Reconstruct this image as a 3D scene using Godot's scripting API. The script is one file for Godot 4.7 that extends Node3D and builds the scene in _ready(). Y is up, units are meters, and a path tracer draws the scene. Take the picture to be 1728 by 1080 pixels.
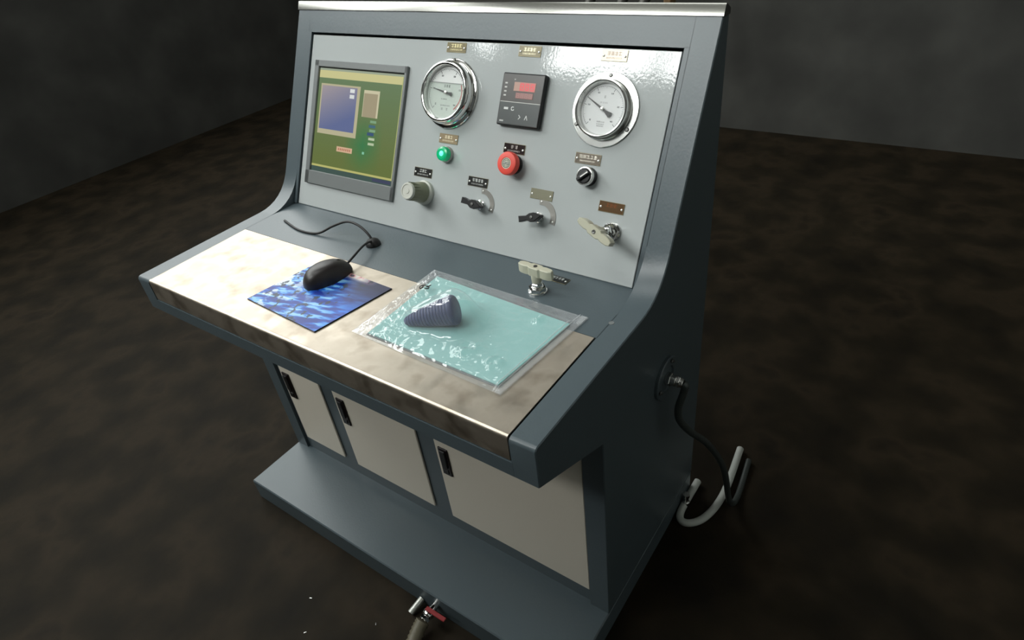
extends Node3D
# Steel test-bench console with gauges, seen from its right-hand end. y up, metres.

const H := 0.81          # desk height
const TILT := 0.4798     # the instrument panel leans back by this much
const XR := 0.0601       # outer face of the right cheek
const XL := -1.045       # outer face of the left cheek
const XI := 0.0125       # inner face of the right cheek

var M := {}
var gx := {}             # node -> world transform
var used := {}
var rng := RandomNumberGenerator.new()
var con: Node3D

# ------------------------------------------------------------------ helpers
func numbered(n: String) -> String:
	if not used.has(n):
		used[n] = 0
		return n
	used[n] += 1
	return "%s_%03d" % [n, used[n]]

func thing(called: String, label: String, category: String, xf: Transform3D, group := "") -> Node3D:
	var o := Node3D.new()
	o.name = numbered(called)
	add_child(o)
	o.transform = xf
	gx[o] = xf
	o.set_meta("label", label)
	o.set_meta("category", category)
	if group != "": o.set_meta("group", group)
	return o

func part(parent: Node3D, called: String, st: SurfaceTool, m: Material, xf := Transform3D.IDENTITY, label := "") -> MeshInstance3D:
	# xf is in the parent's own frame
	var o := MeshInstance3D.new()
	o.name = called
	st.generate_normals()
	o.mesh = st.commit()
	o.material_override = m
	parent.add_child(o, true)
	o.transform = xf
	gx[o] = gx[parent] * xf
	if label != "": o.set_meta("label", label)
	return o

func partw(parent: Node3D, called: String, st: SurfaceTool, m: Material, world := Transform3D.IDENTITY, label := "") -> MeshInstance3D:
	return part(parent, called, st, m, (gx[parent] as Transform3D).affine_inverse() * world, label)

func struct(called: String, st: SurfaceTool, m: Material) -> MeshInstance3D:
	var o := MeshInstance3D.new()
	o.name = called
	st.generate_normals()
	o.mesh = st.commit()
	o.material_override = m
	add_child(o, true)
	gx[o] = Transform3D.IDENTITY
	o.set_meta("kind", "structure")
	return o

func mb() -> SurfaceTool:
	var st := SurfaceTool.new()
	st.begin(Mesh.PRIMITIVE_TRIANGLES)
	st.set_smooth_group(-1)
	return st

func tri(st: SurfaceTool, a: Vector3, b: Vector3, c: Vector3, out: Vector3) -> void:
	var n := (c - a).cross(b - a)
	if n.dot(out) < 0.0:
		var t := b
		b = c
		c = t
	for p in [a, b, c]:
		st.set_uv(Vector2(p.x, -p.y))
		st.add_vertex(p)

func quad(st: SurfaceTool, a: Vector3, b: Vector3, c: Vector3, d: Vector3, out: Vector3) -> void:
	tri(st, a, b, c, out)
	tri(st, a, c, d, out)

func box(st: SurfaceTool, c: Vector3, s: Vector3, bev := 0.0, xf := Transform3D.IDENTITY) -> void:
	st.set_smooth_group(-1)
	var h := s * 0.5
	bev = minf(bev, minf(h.x, minf(h.y, h.z)) * 0.9)
	var cc := xf * c
	# three vertices per corner
	var P := {}
	for i in 8:
		var g := Vector3(1 if i & 1 else -1, 1 if i & 2 else -1, 1 if i & 4 else -1)
		for ax in 3:
			var q := h - Vector3(bev, bev, bev)
			q[ax] = h[ax]
			P[i * 3 + ax] = xf * (c + q * g)
	for ax in 3:
		var b1 := 1 << ((ax + 1) % 3)
		var b2 := 1 << ((ax + 2) % 3)
		for sgn in 2:
			var b0 := (1 << ax) * sgn
			var k := [b0, b0 | b1, b0 | b1 | b2, b0 | b2]
			var mid: Vector3 = (P[k[0] * 3 + ax] + P[k[2] * 3 + ax]) * 0.5
			quad(st, P[k[0] * 3 + ax], P[k[1] * 3 + ax], P[k[2] * 3 + ax], P[k[3] * 3 + ax], mid - cc)
	if bev <= 0.0: return
	for ax in 3:       # edges along ax
		var a1 := (ax + 1) % 3
		var a2 := (ax + 2) % 3
		for e in 4:
			var base := (1 << a1) * (e & 1) + (1 << a2) * (e >> 1)
			var i := base
			var j := base | (1 << ax)
			var m: Vector3 = (P[i * 3 + a1] + P[j * 3 + a2]) * 0.5
			quad(st, P[i * 3 + a1], P[j * 3 + a1], P[j * 3 + a2], P[i * 3 + a2], m - cc)
	for i in 8:
		tri(st, P[i * 3], P[i * 3 + 1], P[i * 3 + 2], (P[i * 3] as Vector3) - cc)

# profile of (radius, height) round local z, running from the outer foot over the top
func lathe(st: SurfaceTool, prof: Array, segs := 40, xf := Transform3D.IDENTITY, turn := 0.0) -> void:
	var grp := 1
	var last := Vector2.ZERO
	for k in prof.size() - 1:
		var a: Vector2 = prof[k]
		var b: Vector2 = prof[k + 1]
		var d := (b - a).normalized()
		if k > 0 and absf(d.angle_to(last)) > 0.62: grp += 1
		last = d
		st.set_smooth_group(grp)
		var n2 := Vector2(d.y, -d.x)
		for i in segs:
			var t0 := TAU * i / segs + turn
			var t1 := TAU * (i + 1) / segs + turn
			var c0 := Vector3(cos(t0), sin(t0), 0)
			var c1 := Vector3(cos(t1), sin(t1), 0)
			var out := xf.basis * ((c0 + c1) * 0.5 * n2.x + Vector3(0, 0, n2.y))
			var p := [xf * (c0 * a.x + Vector3(0, 0, a.y)), xf * (c1 * a.x + Vector3(0, 0, a.y)), xf * (c1 * b.x + Vector3(0, 0, b.y)), xf * (c0 * b.x + Vector3(0, 0, b.y))]
			if a.x < 1e-6: tri(st, p[0], p[2], p[3], out)
			elif b.x < 1e-6: tri(st, p[0], p[1], p[2], out)
			else: quad(st, p[0], p[1], p[2], p[3], out)
	st.set_smooth_group(-1)

func disc(st: SurfaceTool, r: float, h: float, segs := 48) -> void:
	for i in segs:
		var t0 := TAU * i / segs
		var t1 := TAU * (i + 1) / segs
		for p in [Vector2.ZERO, Vector2(cos(t1), sin(t1)), Vector2(cos(t0), sin(t0))]:
			st.set_uv(Vector2(0.5 + p.x * 0.5, 0.5 - p.y * 0.5))
			st.add_vertex(Vector3(p.x * r, p.y * r, h))

func sheet(st: SurfaceTool, w: float, h: float, z: float) -> void:   # upright rectangle in xy with uv 0..1
	var q := [Vector3(-w / 2, h / 2, z), Vector3(w / 2, h / 2, z), Vector3(w / 2, -h / 2, z), Vector3(-w / 2, -h / 2, z)]
	var u := [Vector2(0, 0), Vector2(1, 0), Vector2(1, 1), Vector2(0, 1)]
	for i in [0, 1, 2, 0, 2, 3]:
		st.set_uv(u[i])
		st.add_vertex(q[i])

func inset(poly: PackedVector2Array, d: float) -> PackedVector2Array:
	var out := PackedVector2Array()
	var s := 1.0 if Geometry2D.is_polygon_clockwise(poly) else -1.0
	var n := poly.size()
	for i in n:
		var e0 := (poly[i] - poly[(i + n - 1) % n]).normalized()
		var e1 := (poly[(i + 1) % n] - poly[i]).normalized()
		var n0 := Vector2(e0.y, -e0.x) * s
		var n1 := Vector2(e1.y, -e1.x) * s
		var m := (n0 + n1).normalized()
		out.append(poly[i] + m * d / maxf(0.4, m.dot(n0)))
	return out

# polygon in local xy, extruded from z0 to z1, its rims chamfered
func extrude(st: SurfaceTool, poly: PackedVector2Array, z0: float, z1: float, xf := Transform3D.IDENTITY, bev := 0.0, bev1 := -1.0, bev0 := -1.0) -> void:
	st.set_smooth_group(-1)
	var n := poly.size()
	var c1 := bev if bev1 < 0.0 else bev1
	var c0 := bev if bev0 < 0.0 else bev0
	var small := inset(poly, bev)
	if bev > 0.0:   # be sure the chamfer goes inwards
		var r0 := Rect2(poly[0], Vector2.ZERO)
		var r1 := Rect2(small[0], Vector2.ZERO)
		for i in n:
			r0 = r0.expand(poly[i])
			r1 = r1.expand(small[i])
		if r1.get_area() > r0.get_area(): small = inset(poly, -bev)
	var s := -1.0 if Geometry2D.is_polygon_clockwise(poly) else 1.0
	var v := func(p: Vector2, z: float) -> Vector3: return xf * Vector3(p.x, p.y, z)
	for cap in 2:
		var cp := small if (c1 if cap == 0 else c0) > 0.0 else poly
		var idx := Geometry2D.triangulate_polygon(cp)
		var zc := z1 if cap == 0 else z0
		for k in idx.size() / 3:
			tri(st, v.call(cp[idx[k * 3]], zc), v.call(cp[idx[k * 3 + 1]], zc), v.call(cp[idx[k * 3 + 2]], zc), xf.basis.z * (1.0 if cap == 0 else -1.0))
	var grp := 1
	var last := (poly[0] - poly[n - 1]).normalized()
	for i in n:
		var j := (i + 1) % n
		var d := (poly[j] - poly[i]).normalized()
		if absf(d.angle_to(last)) > 0.5: grp += 1
		last = d
		st.set_smooth_group(grp)
		var o2 := Vector2(d.y, -d.x) * s
		var out := xf.basis * Vector3(o2.x, o2.y, 0)
		quad(st, v.call(poly[i], z0 + c0), v.call(poly[j], z0 + c0), v.call(poly[j], z1 - c1), v.call(poly[i], z1 - c1), out)
		st.set_smooth_group(-1)
		if c1 > 0.0: quad(st, v.call(poly[i], z1 - c1), v.call(poly[j], z1 - c1), v.call(small[j], z1), v.call(small[i], z1), out + xf.basis.z)
		if c0 > 0.0: quad(st, v.call(poly[i], z0 + c0), v.call(poly[j], z0 + c0), v.call(small[j], z0), v.call(small[i], z0), out - xf.basis.z)
	st.set_smooth_group(-1)

func curve(pts: Array, steps := 8) -> PackedVector3Array:
	var out := PackedVector3Array()
	for i in pts.size() - 1:
		var p0: Vector3 = pts[maxi(i - 1, 0)]
		var p1: Vector3 = pts[i]
		var p2: Vector3 = pts[i + 1]
		var p3: Vector3 = pts[mini(i + 2, pts.size() - 1)]
		for k in steps:
			var t := float(k) / steps
			out.append(0.5 * (2.0 * p1 + (p2 - p0) * t + (2.0 * p0 - 5.0 * p1 + 4.0 * p2 - p3) * t * t + (3.0 * p1 - p0 - 3.0 * p2 + p3) * t * t * t))
	out.append(pts[-1])
	return out

func tube(st: SurfaceTool, pts: PackedVector3Array, radius: float, segs := 10, ripple := 0.0) -> void:
	var rings := []
	var n := pts.size()
	var up := Vector3.UP
	var dirs := []
	for i in n:
		var d := (pts[mini(i + 1, n - 1)] - pts[maxi(i - 1, 0)]).normalized()
		dirs.append(d)
		if i == 0: up = (Vector3.RIGHT if absf(d.y) > 0.9 else Vector3.UP)
		var side := d.cross(up).normalized()
		up = side.cross(d).normalized()
		var ring := PackedVector3Array()
		var r := radius * (1.0 + (ripple if i % 2 else 0.0))
		for k in segs:
			var t := TAU * k / segs
			ring.append(pts[i] + (side * cos(t) + up * sin(t)) * r)
		rings.append(ring)
	st.set_smooth_group(1)
	for i in n - 1:
		for k in segs:
			var l := (k + 1) % segs
			var out: Vector3 = rings[i][k] + rings[i][l] - pts[i] * 2.0
			quad(st, rings[i][k], rings[i][l], rings[i + 1][l], rings[i + 1][k], out)
	st.set_smooth_group(-1)
	for e in [0, n - 1]:
		for k in segs:
			tri(st, pts[e], rings[e][k], rings[e][(k + 1) % segs], dirs[e] * (-1.0 if e == 0 else 1.0))

func hexprism(st: SurfaceTool, r: float, h0: float, h1: float, xf := Transform3D.IDENTITY, turn := 0.0) -> void:
	var p := PackedVector2Array()
	for i in 6: p.append(Vector2(cos(TAU * i / 6 + turn), sin(TAU * i / 6 + turn)) * r)
	extrude(st, p, h0, h1, xf, 0.0012)

func onpan(u: float, s: float, n := 0.0, turn := 0.0) -> Transform3D:   # local x right, y up the slope, z out of the panel
	var by := Vector3(0, cos(TILT), -sin(TILT))
	var bz := Vector3(0, sin(TILT), cos(TILT))
	var b := Basis(Vector3.RIGHT, by, bz)
	return Transform3D(b * Basis(Vector3(0, 0, 1), turn), Vector3(u, H, 0) + by * s + bz * n)

func ondesk(x: float, z: float, y := 0.0, turn := 0.0) -> Transform3D:  # local z up
	return Transform3D(Basis(Vector3.UP, turn) * Basis(Vector3.RIGHT, Vector3(0, 0, -1), Vector3.UP), Vector3(x, H + y, z))

func on_side(y: float, z: float, n := 0.0) -> Transform3D:             # on the right cheek, local z outwards (+x)
	return Transform3D(Basis(Vector3(0, 0, -1), Vector3.UP, Vector3.RIGHT), Vector3(XR + n, H + y, z))

# ------------------------------------------------------------------ materials
func mat(c: Color, rough := 0.6, metal := 0.0) -> StandardMaterial3D:
	var m := StandardMaterial3D.new()
	m.albedo_color = c
	m.roughness = rough
	m.metallic = metal
	return m

func c8(r: int, g: int, b: int, a := 255) -> Color:
	return Color8(r, g, b, a)

func noise_tex(freq: float, size := 512, normal := false, ramp: Array = [], bump := 4.0, sd := 1, oct := 3) -> NoiseTexture2D:
	var f := FastNoiseLite.new()
	f.seed = sd
	f.frequency = freq
	f.fractal_octaves = oct
	var t := NoiseTexture2D.new()
	t.width = size
	t.height = size
	t.seamless = true
	t.noise = f
	t.as_normal_map = normal
	t.bump_strength = bump
	if ramp.size():
		var g := Gradient.new()
		var offs := PackedFloat32Array()
		var cols := PackedColorArray()
		for r in ramp:
			offs.append(r[0])
			cols.append(r[1])
		g.offsets = offs
		g.colors = cols
		t.color_ramp = g
	return t

func tripl(m: StandardMaterial3D, scale: float) -> StandardMaterial3D:
	m.uv1_triplanar = true
	m.uv1_world_triplanar = true
	m.uv1_scale = Vector3.ONE * scale
	return m

func clear(alpha: float, c := Color(1, 1, 1), rough := 0.03) -> StandardMaterial3D:
	var m := mat(Color(c.r, c.g, c.b, alpha), rough)
	m.transparency = BaseMaterial3D.TRANSPARENCY_ALPHA
	m.cull_mode = BaseMaterial3D.CULL_DISABLED
	return m

func printed(img: Image, rough := 0.5, glow := 0.0) -> StandardMaterial3D:
	var m := mat(Color.WHITE, rough)
	var t := ImageTexture.create_from_image(img)
	m.albedo_texture = t
	m.texture_repeat = false
	if glow > 0.0:
		m.albedo_color = Color(0.12, 0.12, 0.12)
		m.emission_enabled = true
		m.emission = Color.WHITE
		m.emission_texture = t
		m.emission_operator = BaseMaterial3D.EMISSION_OP_MULTIPLY
		m.emission_energy_multiplier = glow
	return m

func make_materials() -> void:
	var peel := noise_tex(0.055, 512, true, [], 3.0, 5, 2)
	M.plate = mat(c8(178, 183, 183), 0.07)
	M.plate.normal_enabled = true
	M.plate.normal_texture = peel
	M.plate.normal_scale = 0.045
	tripl(M.plate, 5.0)
	M.blue = mat(c8(77, 88, 93), 0.36)
	M.blue.normal_enabled = true
	M.blue.normal_texture = peel
	M.blue.normal_scale = 0.08
	tripl(M.blue, 5.0)
	M.steel = mat(c8(200, 190, 176), 0.36, 1.0)
	M.steel.roughness_texture = noise_tex(0.012, 512, false, [[0.0, Color(0.7, 0.7, 0.7)], [0.5, Color(1, 1, 1)], [1.0, Color(1, 1, 1)]], 1.0, 9, 4)
	M.steel.roughness = 0.5
	M.steel.albedo_texture = noise_tex(0.009, 512, false, [[0.0, Color(0.86, 0.84, 0.82)], [0.45, Color(1, 1, 1)], [1.0, Color(0.95, 0.94, 0.93)]], 1.0, 19, 4)
	tripl(M.steel, 2.5)
	M.strip = mat(c8(120, 120, 116), 0.18, 1.0)
	M.door = mat(c8(220, 212, 197), 0.42)
	M.door.normal_enabled = true
	M.door.normal_texture = peel
	M.door.normal_scale = 0.15
	tripl(M.door, 5.0)
	M.gap = mat(c8(14, 15, 15), 0.8)  # near-black, paints shade into seams and recesses
	M.black = mat(c8(22, 22, 23), 0.38)
	M.rubber = mat(c8(16, 16, 17), 0.55)
	M.handle = mat(c8(26, 18, 17), 0.35)
	M.chrome = mat(c8(224, 224, 222), 0.07, 1.0)
	M.satin = mat(c8(212, 213, 210), 0.24, 1.0)
	M.screw = mat(c8(112, 112, 110), 0.4, 1.0)
	M.rivet = mat(c8(235, 235, 230), 0.3, 0.6)
	M.bezel = mat(c8(112, 116, 116), 0.4)
	M.glass = clear(0.03)
	M.glycerin = clear(0.16, c8(214, 234, 220), 0.1)
	M.needle = mat(c8(18, 19, 20), 0.4)
	M.red = mat(c8(226, 74, 60), 0.5)
	M.olive = mat(c8(124, 126, 104), 0.42)
	M.olive_tip = mat(c8(196, 197, 188), 0.4)
	M.alloy = mat(c8(186, 184, 164), 0.42)
	M.greysteel = mat(c8(176, 178, 172), 0.38, 0.7)
	M.arc = mat(c8(168, 166, 160), 0.3, 0.85)
	M.board = mat(c8(140, 190, 187), 0.5)
	M.roll = mat(c8(40, 55, 98), 0.5)
	M.film = clear(0.10, c8(235, 238, 242), 0.06)
	M.seal = clear(0.22, c8(235, 238, 240), 0.12)
	M.mouse = mat(c8(34, 29, 28), 0.4)
	M.hose = mat(c8(58, 64, 62), 0.4)
	M.pale_hose = mat(c8(190, 194, 188), 0.45)
	M.ribbed = mat(c8(96, 91, 74), 0.5)
	M.brass = mat(c8(150, 142, 114), 0.35, 0.9)
	M.floor = mat(c8(255, 255, 255), 0.6)
	M.floor.albedo_texture = noise_tex(0.006, 1024, false, [[0.0, c8(18, 15, 9)], [0.45, c8(30, 25, 16)], [0.7, c8(40, 33, 23)], [1.0, c8(24, 20, 13)]], 1.0, 3, 5)
	M.floor.normal_enabled = true
	M.floor.normal_texture = noise_tex(0.05, 512, true, [], 4.0, 4, 4)
	M.floor.normal_scale = 0.12
	M.floor.metallic_specular = 0.25
	M.floor.roughness = 0.7
	tripl(M.floor, 0.6)
	M.wall = mat(c8(70, 70, 66), 0.9)
	M.wall.albedo_texture = noise_tex(0.01, 512, false, [[0.0, Color(0.7, 0.7, 0.7)], [1.0, Color(1, 1, 1)]], 1.0, 8, 4)
	tripl(M.wall, 0.4)
	M.bounce_wall = mat(c8(196, 198, 194), 0.9)  # pale so the unseen right wall throws light back on the cheek
	M.bounce_wall.albedo_texture = M.wall.albedo_texture
	tripl(M.bounce_wall, 0.4)
	M.ceiling = mat(c8(120, 120, 116), 0.9)
	M.wframe = mat(c8(70, 74, 74), 0.5)
	M.wood = mat(c8(134, 106, 72), 0.7)
	M.wood.albedo_texture = noise_tex(0.02, 256, false, [[0.0, Color(0.6, 0.6, 0.6)], [1.0, Color(1, 1, 1)]], 1.0, 12, 3)
	tripl(M.wood, 3.0)
	M.dark_pipe = mat(c8(70, 69, 65), 0.5, 0.5)

# ------------------------------------------------------------------ prints (flat lettering, dials, screen)
func stroke(img: Image, a: Vector2, b: Vector2, w: float, c: Color) -> void:
	var n := int(maxf(1.0, a.distance_to(b) / maxf(0.5, w * 0.4)))
	var s := maxi(1, int(round(w)))
	for i in n + 1:
		var p := a.lerp(b, float(i) / n)
		img.fill_rect(Rect2i(int(p.x - s * 0.5), int(p.y - s * 0.5), s, s), c)

func ring_arc(img: Image, ctr: Vector2, r: float, d0: float, d1: float, w: float, c: Color) -> void:
	var n := int(absf(d1 - d0) * r / 40.0) + 6
	for i in n:
		var a := deg_to_rad(lerpf(d0, d1, float(i) / n))
		var b := deg_to_rad(lerpf(d0, d1, float(i + 1) / n))
		stroke(img, ctr + Vector2(cos(a), -sin(a)) * r, ctr + Vector2(cos(b), -sin(b)) * r, w, c)

func glyph(img: Image, at: Vector2, s: float, w: float, c: Color) -> void:   # a worn engraved character, too small to read
	var g := rng.randi_range(2, 3)
	for k in g:
		var y := at.y + s * (0.12 + 0.76 * k / (g - 1.0))
		stroke(img, Vector2(at.x + s * rng.randf_range(0.0, 0.2), y), Vector2(at.x + s * rng.randf_range(0.8, 1.0), y), w, c)
	for k in rng.randi_range(1, 2):
		var x := at.x + s * rng.randf_range(0.25, 0.75)
		stroke(img, Vector2(x, at.y), Vector2(x + s * rng.randf_range(-0.1, 0.1), at.y + s), w, c)

func small_line(img: Image, x0: float, x1: float, y: float, h: float, c: Color) -> void:
	var x := x0
	while x < x1:
		stroke(img, Vector2(x, y), Vector2(x + rng.randf_range(-1, 1), y + h), 2, c)
		if rng.randf() < 0.5: stroke(img, Vector2(x, y + h * rng.randf_range(0, 1)), Vector2(x + 4, y + h * 0.5), 2, c)
		x += rng.randf_range(5, 9)

func plate_img(bg: Color, fg: Color, chars: int, wide := false, line := true, sd := 1) -> Image:
	rng.seed = sd
	var img := Image.create(214, 82, false, Image.FORMAT_RGB8)
	img.fill(bg)
	for i in 60:   # brushed streaks
		var y := rng.randi_range(0, 81)
		img.fill_rect(Rect2i(rng.randi_range(0, 160), y, rng.randi_range(20, 120), 1), bg.lightened(rng.randf() * 0.08))
	if chars > 0:
		var s := 27.0
		var step := 44.0 if wide else 31.0
		var x := 107.0 - (chars - 1) * step * 0.5 - s * 0.5
		for i in chars: glyph(img, Vector2(x + i * step, 13), s, 4, fg)
		if line: small_line(img, 42, 172, 54, 13, fg)
	return img

func dial_img(left: bool) -> Image:
	rng.seed = 31 if left else 47
	var img := Image.create(384, 384, false, Image.FORMAT_RGB8)
	var bg := c8(226, 228, 226) if left else c8(222, 224, 224)
	var ink := c8(24, 30, 32) if left else c8(104, 108, 110)
	img.fill(bg)
	var ctr := Vector2(192, 192)
	ring_arc(img, ctr, 172, 225, -45, 2, ink)
	for k in 51:
		var a := deg_to_rad(225.0 - 270.0 * k / 50.0)
		var d := Vector2(cos(a), -sin(a))
		stroke(img, ctr + d * 172, ctr + d * (150.0 if k % 10 == 0 else (157.0 if k % 5 == 0 else 164.0)), 4.0 if k % 10 == 0 else 2.0, ink)
	for k in 6:
		var a := deg_to_rad(225.0 - 270.0 * k / 5.0)
		var p := ctr + Vector2(cos(a), -sin(a)) * 128
		for j in (1 if k == 0 else 2): glyph(img, p + Vector2(-10 + j * 11, -9), 9 if k else 12, 3, ink)
	if left:
		ring_arc(img, ctr, 146, 24, -52, 9, c8(196, 40, 52))
		for j in 3: glyph(img, Vector2(160 + j * 22, 138), 16, 3, ink)
		small_line(img, 150, 200, 236, 8, ink)
		small_line(img, 150, 240, 282, 9, ink)
		glyph(img, Vector2(160, 306), 14, 3, ink)
		glyph(img, Vector2(206, 306), 14, 3, ink)
	else:
		glyph(img, Vector2(184, 92), 18, 3, c8(170, 172, 172))
		small_line(img, 160, 224, 138, 12, c8(160, 162, 164))
		small_line(img, 160, 190, 282, 11, c8(90, 92, 94))
		small_line(img, 196, 228, 284, 9, c8(90, 92, 94))
		small_line(img, 162, 222, 302, 7, ink)
		small_line(img, 164, 220, 316, 7, ink)
	return img

func screen_img() -> Image:
	var w := 402
	var h := 345
	var img := Image.create(w, h, false, Image.FORMAT_RGB8)
	for y in h:
		var t := float(y) / h
		for x in w:
			var s := float(x) / w
			var c := c8(104, 126, 96).lerp(c8(100, 112, 64), clampf(t * 1.15, 0, 1))
			c = c.lerp(c8(52, 120, 78), clampf(1.0 - absf(s - 0.62) * 4.5, 0, 1) * clampf(1.0 - absf(t - 0.68) * 3.5, 0, 1) * 0.8)
			img.set_pixel(x, y, c)
	var cream := c8(196, 192, 140)
	img.fill_rect(Rect2i(0, 0, w, 10), c8(150, 160, 140))
	img.fill_rect(Rect2i(0, 10, w, 24), cream)
	img.fill_rect(Rect2i(w - 8, 10, 4, 318), c8(170, 176, 116))
	img.fill_rect(Rect2i(0, 321, w, 7), c8(178, 176, 110))
	img.fill_rect(Rect2i(0, 328, w, 17), c8(66, 84, 78))
	img.fill_rect(Rect2i(w - 92, 331, 84, 10), c8(66, 70, 92))
	# chart window
	img.fill_rect(Rect2i(20, 52, 192, 164), c8(178, 172, 142))
	for y in 142:
		for x in 172:
			var t := float(y) / 142
			img.set_pixel(26 + x, 58 + y, c8(160, 150, 152).lerp(c8(96, 106, 144), clampf(t * 0.9 + float(x) / 400, 0, 1)))
	img.fill_rect(Rect2i(164, 62, 22, 12), c8(214, 218, 216))
	img.fill_rect(Rect2i(164, 80, 22, 12), c8(210, 214, 212))
	# value box and its captions
	img.fill_rect(Rect2i(230, 60, 72, 84), c8(196, 190, 160))
	img.fill_rect(Rect2i(232, 70, 62, 74), c8(158, 148, 122))
	for k in [[152, 0], [180, 1], [206, 0], [222, 0]]:
		img.fill_rect(Rect2i(272, k[0], 28, 8), c8(176, 190, 158) if k[0] > 200 else c8(124, 158, 124))
	img.fill_rect(Rect2i(268, 166, 30, 9), c8(72, 104, 120))
	img.fill_rect(Rect2i(264, 190, 30, 10), c8(62, 84, 116))
	img.fill_rect(Rect2i(126, 250, 76, 17), c8(204, 170, 140))
	for k in 7: img.fill_rect(Rect2i(134 + k * 9, 255, 5, 7), c8(170, 110, 88))
	img.fill_rect(Rect2i(250, 254, 10, 8), c8(130, 190, 160))
	return img

func controller_img() -> Image:
	var img := Image.create(256, 256, false, Image.FORMAT_RGB8)
	img.fill(c8(74, 72, 70))
	img.fill_rect(Rect2i(0, 142, 256, 114), c8(72, 76, 76))
	img.fill_rect(Rect2i(0, 140, 256, 3), c8(214, 214, 208))
	for k in 4: img.fill_rect(Rect2i(14, 42 + k * 21, 16, 8), c8(190, 190, 186))
	img.fill_rect(Rect2i(70, 22, 10, 7), c8(150, 148, 146))
	stroke(img, Vector2(36, 176), Vector2(52, 176), 12, c8(210, 212, 210))
	ring_arc(img, Vector2(88, 176), 9, 60, 330, 4, c8(214, 216, 214))
	stroke(img, Vector2(134, 206), Vector2(144, 216), 4, c8(198, 200, 198))
	stroke(img, Vector2(144, 216), Vector2(134, 226), 4, c8(198, 200, 198))
	stroke(img, Vector2(174, 226), Vector2(182, 206), 4, c8(198, 200, 198))
	stroke(img, Vector2(182, 206), Vector2(190, 226), 4, c8(198, 200, 198))
	img.fill_rect(Rect2i(12, 238, 26, 8), c8(190, 192, 190))
	return img

func led_img(big: bool) -> Image:   # washed-out four-digit read-out
	var img := Image.create(128, 48, false, Image.FORMAT_RGB8)
	img.fill(c8(206, 120, 110) if big else c8(196, 142, 134))
	var on := c8(255, 70, 84) if big else c8(226, 160, 150)
	var off := c8(190, 150, 132) if big else c8(200, 168, 156)
	if big: img.fill_rect(Rect2i(0, 0, 34, 48), off)
	for k in 4:
		if big and k == 0: continue
		var x := 6 + k * 31
		for y in [6, 22, 38]: img.fill_rect(Rect2i(x + 3, y, 17, 5), on)
		for y in [9, 25]:
			img.fill_rect(Rect2i(x, y, 5, 13), on)
			img.fill_rect(Rect2i(x + 18, y, 5, 13), on)
	return img

func stop_img() -> Image:
	var img := Image.create(128, 128, false, Image.FORMAT_RGB8)
	img.fill(c8(196, 196, 178))
	ring_arc(img, Vector2(64, 64), 50, 0, 360, 7, c8(64, 66, 58))
	img.fill_rect(Rect2i(22, 50, 84, 30), c8(92, 94, 88))
	rng.seed = 5
	for k in 4: glyph(img, Vector2(28 + k * 19, 57), 14, 3, c8(210, 210, 200))
	ring_arc(img, Vector2(64, 64), 34, 40, 140, 6, c8(84, 86, 74))
	ring_arc(img, Vector2(64, 64), 34, 220, 320, 6, c8(84, 86, 74))
	return img

func pad_img() -> Image:
	var f := FastNoiseLite.new()
	f.seed = 14
	f.frequency = 0.02
	f.fractal_octaves = 4
	var img := Image.create(256, 256, false, Image.FORMAT_RGB8)
	for y in 256:
		for x in 256:
			# waves that run aslant across the print
			var q := f.get_noise_2d((x - y * 0.5) * 0.5, (x * 0.4 + y) * 1.9)
			var r := f.get_noise_2d(x * 1.6 + 400, y * 1.1)
			var deep := clampf((x - 170.0 + (120 - y) * 0.55) / 60.0, 0, 1)
			var c := c8(20, 112, 220).lerp(c8(6, 44, 140), clampf(0.5 + q * 2.0, 0, 1))
			c = c.lerp(c8(128, 188, 232), clampf((q + 0.08) * -4.0, 0, 1) * (1.0 - deep))
			c = c.lerp(c8(226, 234, 236), clampf((f.get_noise_2d(x * 0.7, y * 0.8 + 900) - 0.02) * 5.0, 0, 1) * clampf(1.0 - x / 190.0, 0, 1))
			c = c.lerp(c8(22, 26, 66), deep * clampf(1.2 - y / 130.0, 0, 1))
			if y < 26: c = c.lerp(c8(206, 196, 190).lerp(c8(206, 120, 130), clampf(r * 3.0, 0, 1)), clampf((26.0 - y) / 14.0, 0, 1) * clampf((215.0 - x) / 50.0, 0, 1))
			if r > 0.33 and x < 200: c = c.lerp(c8(30, 40, 56), 0.8)
			img.set_pixel(x, y, c)
	return img

# ------------------------------------------------------------------ parts of the console
func nameplate(xf: Transform3D, img: Image, label: String, rough := 0.4, metal := 0.45, w := 0.0535) -> void:
	var st := mb()
	box(st, Vector3(0, 0, 0.0006), Vector3(w, 0.0205, 0.0012), 0.0003)
	var o := partw(con, "nameplate", st, M.brass, xf, label)
	st = mb()
	sheet(st, w - 0.0012, 0.0193, 0.0013)
	var pm := printed(img, rough)
	pm.metallic = metal
	part(o, "engraved_face", st, pm)
	for s in [-1.0, 1.0]:
		st = mb()
		lathe(st, [Vector2(0.0023, 0.0012), Vector2(0.0021, 0.0022), Vector2(0.0011, 0.0028), Vector2(0, 0.0029)], 14)
		part(o, "rivet", st, M.rivet, Transform3D(Basis.IDENTITY, Vector3(s * (w * 0.5 - 0.0045), -0.001, 0)))

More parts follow.
